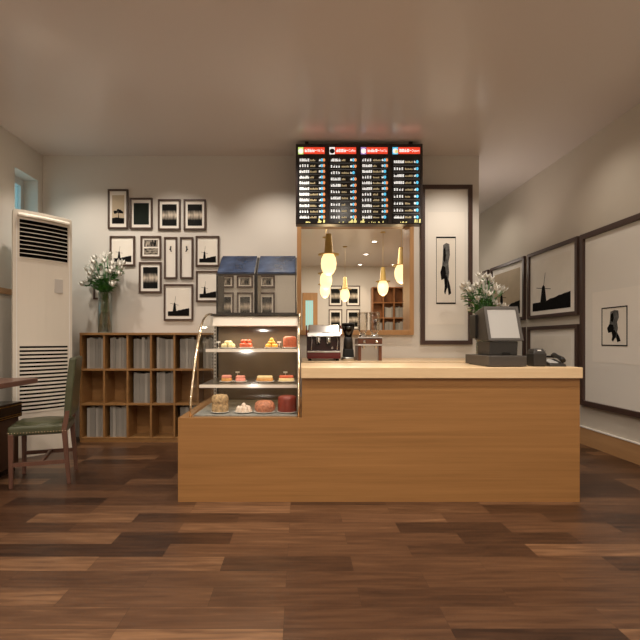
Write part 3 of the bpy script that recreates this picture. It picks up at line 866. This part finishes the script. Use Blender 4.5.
# ------------------------------------------------------------------ vases and flowers
def vase(loc, label, s_=1):
    r = thing('glass_vase', label, 'vase', loc, 0, 'glass vases')
    ro = .075*s_; h_ = .46*s_
    MB().lathe([(0,0),(ro,0),(ro,.012),(ro,h_),(ro-.004,h_),(ro-.004,.014),(0,.014)], n=28).build('vase_glass', M_['vaseglass'], r)
    MB().lathe([(0,.015),(ro-.006,.015),(ro-.006,h_*.52),(0,h_*.52)], n=28).build('water', M_['water'], r)
    return r
def bouquet(loc, label):
    rnd = random.Random(4)
    r = thing('flower_bouquet', label, 'flowers', loc, 0, 'white flower bouquets')
    sb, lb = MB(), MB()
    heads = []
    for k in range(40):
        a = rnd.uniform(0, 2*math.pi); spread = rnd.uniform(.03, .26)
        tip = Vector((spread*math.cos(a), spread*math.sin(a)*.42, rnd.uniform(.60, .88) - spread*.50))
        base = Vector((rnd.uniform(-.045,.045), rnd.uniform(-.045,.045), .02))
        neck = Vector((base.x*.5+.03*math.cos(a), base.y*.5+.03*math.sin(a), .45))
        pts = [base, base.lerp(neck, .5), neck, neck.lerp(tip, .55)+Vector((0,0,.03)), tip]
        if k < 14: sb.tube(pts, .004, 6)
        else: sb.tube(pts[2:], .003, 5)
        heads.append((tip, a))
        for q in range(5):
            t = rnd.uniform(.0, .9); c = neck.lerp(tip, t)
            aa = a+rnd.uniform(-1.6,1.6); L_ = rnd.uniform(.06,.10); dv = Vector((math.cos(aa), math.sin(aa), rnd.uniform(-.3,.7))).normalized()
            sd = dv.cross(Vector((0,0,1))).normalized()*L_*.19
            up = Vector((0,0,.012))
            v = [lb.v(c), lb.v(c+dv*L_*.45+sd+up), lb.v(c+dv*L_), lb.v(c+dv*L_*.45-sd+up), lb.v(c+dv*L_*.5)]
            lb.face([v[0], v[1], v[4]]); lb.face([v[1], v[2], v[4]]); lb.face([v[2], v[3], v[4]]); lb.face([v[3], v[0], v[4]])
    sb.build('stems', M_['stem'], r); lb.build('leaves', M_['leaf'], r)
    for tip, a in heads:
        b = MB()
        ax_ = Vector((math.cos(a)*.5, math.sin(a)*.5, .8)).normalized()
        u = ax_.orthogonal().normalized(); w_ = ax_.cross(u)
        for q in range(5):
            th = q*2*math.pi/5; o_ = u*math.cos(th)+w_*math.sin(th); s1 = u*math.cos(th+1.57)+w_*math.sin(th+1.57)
            p0 = tip; p1 = tip+o_*.026+ax_*.022; p2 = tip+o_*.038+ax_*.066
            v = [b.v(p0), b.v(p1+s1*.021), b.v(p2), b.v(p1-s1*.021)]
            b.face(v, True)
        b.ball(tip+ax_*.026, .019, 1.35, 8)
        b.build('blossom', M_['petal'], r)
    return r
vx = P(105, 332.5, 5.13)
vase((vx[0], 5.13, 1.2205), 'clear glass vase standing on the golden bookcase by the air conditioner')
bq = bouquet((vx[0], 5.13, 1.2365), 'white flower bouquet in the vase on the bookcase')
v2 = (1.955, 4.80)
vase((v2[0], v2[1], .9305), 'glass vase behind the cash register', .98)
dup(bq, (v2[0], v2[1], .9465), R(180), 'white flower bouquet rising behind the cash register')

# ------------------------------------------------------------------ coffee machines on the back counter
ZC = .9305
em = thing('espresso_machine', 'dark red two group espresso machine with silver cup tray', 'coffee machine', (.241, 4.55, ZC))
b = MB().box(-.17, .17, .06, .40, .02, .26)
b.build('body', M_['darkred'], em, bevel=.006)
MB().box(-.17, .17, -.01, .30, .02, .085).build('base', M_['red'], em, bevel=.006)
MB().box(-.165, .165, -.015, .06, .085, .098).build('drip_tray', M_['steel'], em, bevel=.002)
MB().hexa([(-.168,.0,.245),(.168,.0,.245),(.168,.40,.245),(-.168,.40,.245)], [(-.168,.015,.285),(.168,.015,.285),(.168,.40,.285),(-.168,.40,.285)]).build('control_bar', M_['steel'], em, bevel=.004)
b = MB().hexa([(-.155,.02,.286),(.155,.02,.286),(.155,.39,.286),(-.155,.39,.286)], [(-.152,.05,.365),(.152,.05,.365),(.152,.38,.372),(-.152,.38,.372)])
b.build('cup_tray', M_['chrome'], em, bevel=.006)
for x in (-.18, .168): MB().prism([(.0,.25),(.40,.25),(.40,.36),(.06,.36),(.03,.33)], 'x', x, x+.012).build('side_wing', M_['red'], em, bevel=.003)
for x in (-.055, .05):
    g = MB().lathe([(0,.17),(.022,.17),(.026,.19),(.026,.225),(.020,.245),(0,.245)], (x,.03,0), 18).build('group_head', M_['chrome'], em)
    MB().tube([(x,.01,.185),(x,-.05,.175),(x,-.075,.172)], [.008,.010,.011], 10).build('portafilter', M_['black'], g)
for x in (-.125, .135): MB().tube([(x,.03,.245),(x+.006,.0,.2),(x,-.005,.13),(x,.0,.11)], .005, 8).build('steam_wand', M_['chrome'], em)
MB().lathe([(0,0),(.013,0),(.013,.006),(0,.006)], n=16).build('gauge', M_['chrome'], em, loc=(.09,.057,.13)).rotation_euler = (R(90),0,0)
for x in (-.14, .14):
    for yy in (.03, .35): MB().lathe([(.018,0),(.014,.02),(0,.02)], (x,yy,0), 12).build('foot', M_['black'], em)
gr = thing('coffee_grinder', 'slim black coffee grinder with smoked hopper beside the espresso machine', 'coffee grinder', (.494, 4.6, ZC))
MB().lathe([(0,0),(.072,0),(.072,.03),(.066,.036),(0,.036)], n=24).build('base', M_['steel'], gr)
MB().hexa([(-.055,-.05,.036),(.055,-.05,.036),(.055,.07,.036),(-.055,.07,.036)], [(-.05,-.04,.12),(.05,-.04,.12),(.05,.06,.12),(-.05,.06,.12)]).build('chute_body', M_['black'], gr, bevel=.008)
MB().lathe([(0,.118),(.05,.118),(.045,.21),(.04,.24),(0,.24)], (0,.01,0), 24).build('motor_body', M_['charcoal'], gr)
MB().lathe([(.035,.24),(.062,.33),(.064,.36),(.060,.36),(.032,.244)], (0,.01,0), 24).build('hopper', M_['smoke'], gr)
MB().lathe([(0,.36),(.068,.36),(.068,.378),(.05,.384),(0,.384)], (0,.01,0), 24).build('lid', M_['black'], gr)
tw = thing('twin_grinder', 'silver and brown twin machine with two tall clear hoppers', 'coffee grinder', (.712, 4.55, ZC))
MB().box(-.12, -.09, .02, .30, 0, .15).box(.09, .12, .02, .30, 0, .15).build('side_leg', M_['brownpl'], tw, bevel=.003)
MB().box(-.09, .09, .06, .30, 0, .15).build('front_plate', M_['steel'], tw)
MB().box(-.125, .125, .0, .31, .15, .17).build('tray_bar', M_['chrome'], tw, bevel=.003)
MB().box(-.122, .122, .01, .30, .17, .225).build('control_band', M_['brownpl'], tw, bevel=.003)
MB().box(-.125, .125, .0, .31, .225, .242).build('top_bar', M_['chrome'], tw, bevel=.003)
for x in (-.062, .062):
    MB().lathe([(0,.242),(.045,.242),(.04,.262),(.03,.27),(0,.27)], (x,.12,0), 18).build('hopper_neck', M_['chrome'], tw)
    hp = MB().lathe([(.03,.27),(.052,.32),(.056,.49),(.052,.49),(.046,.32),(.026,.272)], (x,.12,0), 22).build('hopper', M_['hopper'], tw)
    MB().lathe([(0,.49),(.06,.49),(.06,.497),(0,.50)], (x,.12,0), 22).build('hopper_lid', M_['hopper'], hp)
    MB().lathe([(0,.18),(.014,.18),(.014,.205),(0,.205)], (x,-.005,0), 12).build('dial', M_['chrome'], tw)
    MB().lathe([(0,.125),(.012,.125),(.016,.15),(0,.15)], (x,.03,0), 12).build('spout', M_['chrome'], tw)

# ------------------------------------------------------------------ cash register, printer, telephone
ZW = .9485
cr = thing('cash_register', 'grey touch screen cash register with pale tilted screen on the worktop', 'cash register', (1.48, 3.2, ZW))
MB().box(-.136, .134, .0, .46, .004, .078).build('cash_drawer', M_['greyplastic'], cr, bevel=.004)
MB().box(-.12, -.08, .06, .10, 0, .004).box(.08,.12,.06,.10,0,.004).box(-.12,-.08,.38,.42,0,.004).box(.08,.12,.38,.42,0,.004).build('feet', M_['black'], cr)
b = MB().hexa([(-.09,.10,.079),(.115,.10,.079),(.115,.33,.079),(-.09,.33,.079)], [(-.09,.10,.182),(.12,.10,.182),(.12,.33,.182),(-.09,.33,.182)])
b.build('stand_body', M_['charcoal'], cr, bevel=.006)
MB().box(.0, .06, .095, .10, .079, .10).build('card_slot', M_['black'], cr)
zb_, zt_ = .184, .440
# wedge housing behind the tilted screen
prof = [(.10,zb_), (.36,zb_+.01), (.36,zt_-.03), (.20,zt_), (.19,zt_)]
MB().prism(prof, 'x', -.10, .155).build('screen_housing', M_['charcoal'], cr, bevel=.005)
MB().box(-.115, .14, .30, .43, zb_+.02, zt_-.05).build('rear_pack', M_['black'], cr, bevel=.008)
def tilt(x0, x1, t0, t1, o0, o1):
    # slab lying on the tilted front plane; t runs up the plane, o is the distance out of it
    dy, dz = (.19-.10), (zt_-zb_); L_ = math.hypot(dy, dz); n_ = (-dz/L_, dy/L_)
    def q(x, t, o): return (x, .10+dy*t+n_[0]*o, zb_+dz*t+n_[1]*o)
    return [q(x0,t0,o1), q(x1,t0,o1), q(x1,t0,o0), q(x0,t0,o0)], [q(x0,t1,o1), q(x1,t1,o1), q(x1,t1,o0), q(x0,t1,o0)]
b = MB()
for q in ((-.10,.155,0,.07),(-.10,.155,.92,1.0),(-.10,-.08,.07,.92),(.135,.155,.07,.92)): b.hexa(*tilt(q[0],q[1],q[2],q[3],.0,.012))
b.build('bezel', M_['greyplastic'], cr)
MB().hexa(*tilt(-.08,.135,.07,.92,.001,.006)).build('screen', M_['screen'], cr)
rp = thing('receipt_printer', 'small black receipt printer with paper slot beside the cash register', 'printer', (1.735, 3.25, ZW))
b = MB().hexa([(-.048,0,.004),(.048,0,.004),(.048,.11,.004),(-.048,.11,.004)], [(-.048,0,.095),(.048,0,.095),(.048,.11,.095),(-.048,.11,.095)])
b.build('body', M_['charcoal'], rp, bevel=.006)
MB().hexa([(-.046,.003,.095),(.046,.003,.095),(.046,.107,.095),(-.046,.107,.095)], [(-.032,.02,.127),(.034,.02,.127),(.034,.10,.127),(-.032,.10,.127)]).build('lid', M_['charcoal'], rp, bevel=.004)
MB().hexa([(-.014,.011,.112),(.014,.011,.112),(.014,.016,.112),(-.014,.016,.112)], [(-.012,.013,.120),(.012,.013,.120),(.012,.018,.120),(-.012,.018,.120)]).build('paper', M_['plate'], rp)
MB().box(-.04, .04, .01, .10, 0, .004).build('foot', M_['black'], rp)
tp = thing('telephone', 'low black desk telephone with handset at the right end of the worktop', 'telephone', (1.872, 3.27, ZW))
MB().hexa([(-.065,-.02,0),(.055,-.02,0),(.055,.14,0),(-.065,.14,0)], [(-.062,-.015,.018),(.052,-.015,.018),(.052,.135,.05),(-.062,.135,.05)]).build('base', M_['charcoal'], tp, bevel=.004)
MB().hexa([(-.055,.0,.0235),(.008,.0,.0235),(.008,.11,.0475),(-.055,.11,.0475)], [(-.055,-.0,.0255),(.008,-.0,.0255),(.008,.11,.0495),(-.055,.11,.0495)]).build('keypad', M_['screen'], tp)
MB().tube([(.03,-.02,.04),(.032,.0,.052),(.036,.06,.068),(.042,.12,.078),(.045,.14,.07)], [.018,.019,.013,.019,.018], 10).build('handset', M_['black'], tp)
MB().tube([(-.06,.13,.058),(.0,.135,.066),(.05,.135,.064)], .008, 8).build('cradle_bar', M_['black'], tp)

# ------------------------------------------------------------------ chair
chx = thing('dining_chair', 'dark wood chair with green leather seat and back trimmed with brass nails', 'chair', (-2.10, 3.70, 0), R(109))
def leg(x, y, z1, lean=0, top=None):
    t = .019
    b = MB()
    tx, ty = top if top else (x, y)
    b.hexa([(x-t*.7,y-t*.7,0),(x+t*.7,y-t*.7,0),(x+t*.7,y+t*.7,0),(x-t*.7,y+t*.7,0)], [(tx-t,ty-t,z1),(tx+t,ty-t,z1),(tx+t,ty+t,z1),(tx-t,ty+t,z1)])
    return b
for s_ in (-1, 1):
    leg(s_*.20, .19, .415).build('front_leg', M_['chairwood'], chx, bevel=.003)
    leg(s_*.20, -.21, .44, 0, (s_*.20, -.175)).build('rear_leg', M_['chairwood'], chx, bevel=.003)
    MB().hexa([(s_*.20-.018,-.195,.44),(s_*.20+.018,-.195,.44),(s_*.20+.018,-.158,.44),(s_*.20-.018,-.158,.44)], [(s_*.20-.016,-.215,.58),(s_*.20+.016,-.215,.58),(s_*.20+.016,-.185,.58),(s_*.20-.016,-.185,.58)]).build('back_post', M_['chairwood'], chx)
    MB().box(s_*.20-.012, s_*.20+.012, -.185, .175, .165, .195).build('side_stretcher', M_['chairwood'], chx)
MB().box(-.19, .19, -.02, .004, .168, .192).build('cross_stretcher', M_['chairwood'], chx)
b = MB().box(-.215, .215, -.195, .215, .40, .475)
st = b.build('seat', M_['leather'], chx, bevel=.02, seg=3)
# crowned cushion
MB().lathe([(0,.465),(.20,.468),(.19,.482),(.12,.494),(0,.499)], (0,.01,0), 32, sx=1, sy=1).build('cushion_crown', M_['leather'], st)
b = MB()
def nail(p): b.ball(p, .0055, 1, 6)
for k in range(20):
    t = -.195+.39*k/19
    nail((t, .216, .424))
    nail((-.216, t+.01, .424)); nail((.216, t+.01, .424))
b.build('seat_nails', M_['brass'], chx)
bot = [(-.21,-.225,.52),(.21,-.225,.52),(.21,-.17,.52),(-.21,-.17,.52)]
mid = [(-.215,-.24,.76),(.215,-.24,.76),(.215,-.185,.76),(-.215,-.185,.76)]
top = [(-.20,-.262,1.0),(.20,-.262,1.0),(.20,-.21,1.0),(-.20,-.21,1.0)]
b = MB(); rr = [[b.v(p) for p in q] for q in (bot, mid, top)]
b.face(rr[0][::-1]); b.face(rr[2])
for p, q in zip(rr, rr[1:]):
    for k in range(4): b.face([p[k], p[(k+1)%4], q[(k+1)%4], q[k]])
b.build('backrest', M_['leather'], chx, bevel=.015, seg=3)

# ------------------------------------------------------------------ table and lacquer cabinet at the left edge
tb = thing('table', 'reddish brown wooden table top edge entering at the left of the chair', 'table', (-2.7, 3.2, 0))
MB().box(-.31, .354, -.9, .83, .755, .80).build('tabletop', M_['tablewood'], tb, bevel=.006)
MB().box(-.28, -.21, -.8, .73, .69, .755).build('apron', M_['tablewood'], tb)
for yy in (-.8, .66):
    MB().hexa([(-.28,yy,0),(-.22,yy,0),(-.22,yy+.06,0),(-.28,yy+.06,0)], [(-.29,yy,.69),(-.21,yy,.69),(-.21,yy+.07,.69),(-.29,yy+.07,.69)]).build('leg', M_['tablewood'], tb)
lc = thing('lacquer_cabinet', 'low dark lacquered cabinet with gold lines beneath the table', 'cabinet', (-2.67, 3.0, 0))
MB().box(-.22, .20, -.5, .95, .05, .47).build('body', M_['lacquer2'], lc, bevel=.004)
MB().box(-.20, .18, -.48, .93, .0, .05).build('plinth', M_['lacquer'], lc)
dr = MB().box(-.23, .215, -.52, .975, .47, .60).build('top_band', M_['lacquer'], lc, bevel=.004)
b = MB()
for z in (.478, .494, .575): b.box(.2148, .2165, -.52, .975, z, z+.006)
b.build('gold_line', M_['gold'], dr)

# ------------------------------------------------------------------ rear room
def door():
    dd = thing
x0, z1 = P(302.5, 293, 13.3)[0], P(302, 293, 13.3)[2]
x1 = P(317.5, 293, 13.3)[0]
b = MB().box(x0, x0+.09, 13.25, 13.3, 0, z1).box(x1-.13, x1, 13.25, 13.3, 0, z1).box(x0+.09, x1-.13, 13.25, 13.3, z1-.22, z1).box(x0+.09, x1-.13, 13.25, 13.3, 0, .25)
dr_ = struct(b.build('door_1', M_['casing']))
MB().box(x0+.09, x1-.13, 13.27, 13.28, .25, z1-.22).build('door_pane', M_['doorglass'], dr_)
b = MB()
for k in (1, 2, 3): b.box(x0+.09+k*.055, x0+.10+k*.055, 13.262, 13.27, .25, z1-.22)
b.build('glazing_bar', M_['upvc'], dr_)
for (xa, ya, xb, yb), nm in (((328.7,285.7,342.2,306),'upper left'), ((346.3,285.7,360,306),'upper right'), ((328.7,309.2,342.2,329.6),'lower left'), ((346.3,309.2,360,329.6),'lower right')):
    r = gallery('lake', (xa, ya, xb, yb), 'framed dark lake print on rear room wall, %s of four behind the hatch' % nm, 13.3, .028)
    r['group'] = 'four lake prints in the rear room'
# rear bookcase
rx0 = P(372.3, 0, 13.0)[0]; cw = .305; nr = 6; ncol = 4; rh = .44
rk = thing('bookcase', 'red brown grid bookcase seen through the hatch in the rear room', 'bookcase', (rx0, 12.98, 0))
RW = ncol*cw+.03; RH = nr*rh+.03
for k in range(ncol+1): MB().box(k*cw, k*cw+.03, 0, .30, 0, RH).build('upright', M_['backshelf'], rk)
for k in range(nr+1):
    for c in range(ncol): MB().box(c*cw+.03, (c+1)*cw, .0, .29, k*rh, k*rh+.03).build('shelf_board', M_['backshelf'], rk)
MB().box(0, RW, .29, .31, 0, RH).build('back_board', M_['backshelf'], rk)
for rw, c in ((4, 1), (4, 2), (3, 0), (3, 1), (3, 2)):
    shelf_of_books(rx0+c*cw+.04+(.10 if rw == 3 and c == 0 else .02), rx0+(c+1)*cw-.01, 13.02, rw*rh+.03, 5, .27, .33,
        '%%s pale book from left, %s row, column %s of the rear room bookcase' % ('upper' if rw == 4 else 'lower', ('one','two','three')[c]), 'pale books in the rear room bookcase', rb)
# pendants
def pendant():
    r = thing('pendant_lamp', 'x', 'pendant lamp', (0,0,0), 0, 'brass pendant lamps in the rear room')
    # local z=0 at the brim
    MB().tube([(0,0,.26),(0,0,H-2.325-.02)], .0025, 6).build('cord', M_['brass_matt'], r)
    MB().lathe([(0,.965-.025+.03),(.05,.965+.005),(.05,.985),(0,.985)], n=16).build('ceiling_rose', M_['brass_matt'], r)
    MB().lathe([(0,.275),(.038,.275),(.062,.012),(.145,-.004),(.145,-.016),(.06,-.004),(0,-.004)], n=28).build('brass_shade', M_['brass_matt'], r)
    g = MB().lathe([(.07,-.006),(.098,-.06),(.108,-.13),(.100,-.20),(.070,-.262),(.030,-.295),(0,-.302)], n=28)
    g.build('glass_globe', M_['globe'], r)
    return r
pp = pendant()
spots_ = [(.395,6.2,'nearest pendant lamp with brass cone shade and glowing globe, upper left in hatch'), (.459,7.95,'second glowing pendant lamp, directly behind the nearest one'),
   (.528,9.5,'third and farthest glowing pendant lamp in the left row'), (1.045,10.45,'small glowing pendant lamp in front of the four lake prints'),
   (1.667,9.04,'glowing pendant lamp in front of the rear room bookcase'), (1.60,7.1,'glowing pendant lamp half hidden by the right side of the hatch')]
for i, (x, yy, lbl) in enumerate(spots_):
    o = pp if i == 0 else dup(pp)
    o.location = (x, yy, 2.325); o['label'] = lbl
    point('pendant_bulb', (x, yy, 2.325-.40), 3.5, (1, .72, .40), .10)
def downlight():
    r = thing('ceiling_spotlight', 'x', 'ceiling light', (0,0,0), 0, 'ceiling spotlights in the rear room')
    MB().lathe([(.05,0),(.085,0),(.085,-.008),(.055,-.012),(.05,-.006)], n=24).build('trim_ring', M_['white'], r)
    MB().lathe([(0,-.004),(.052,-.004),(.052,-.007),(0,-.007)], n=24).build('lens', M_['lens'], r)
    return r
dl = downlight()
for i, (px, py, nm) in enumerate(((374.5,241.4,'nearest of the row of three'), (366,254.2,'middle of the row of three'), (360.3,264.4,'farthest of the row of three'), (393.6,264.6,'on its own beside the right pendant lamp'))):
    d_ = 2.167*450/(340-py)
    o = dl if i == 0 else dup(dl)
    o.location = ((px-300)*d_/450, d_, H-.001)
    o['label'] = 'small round ceiling spotlight in rear room, ' + nm
    spot('rear_spot', ((px-300)*d_/450, d_, H-.03), ((px-300)*d_/450, d_+.12, 0), 22, 75, .7)
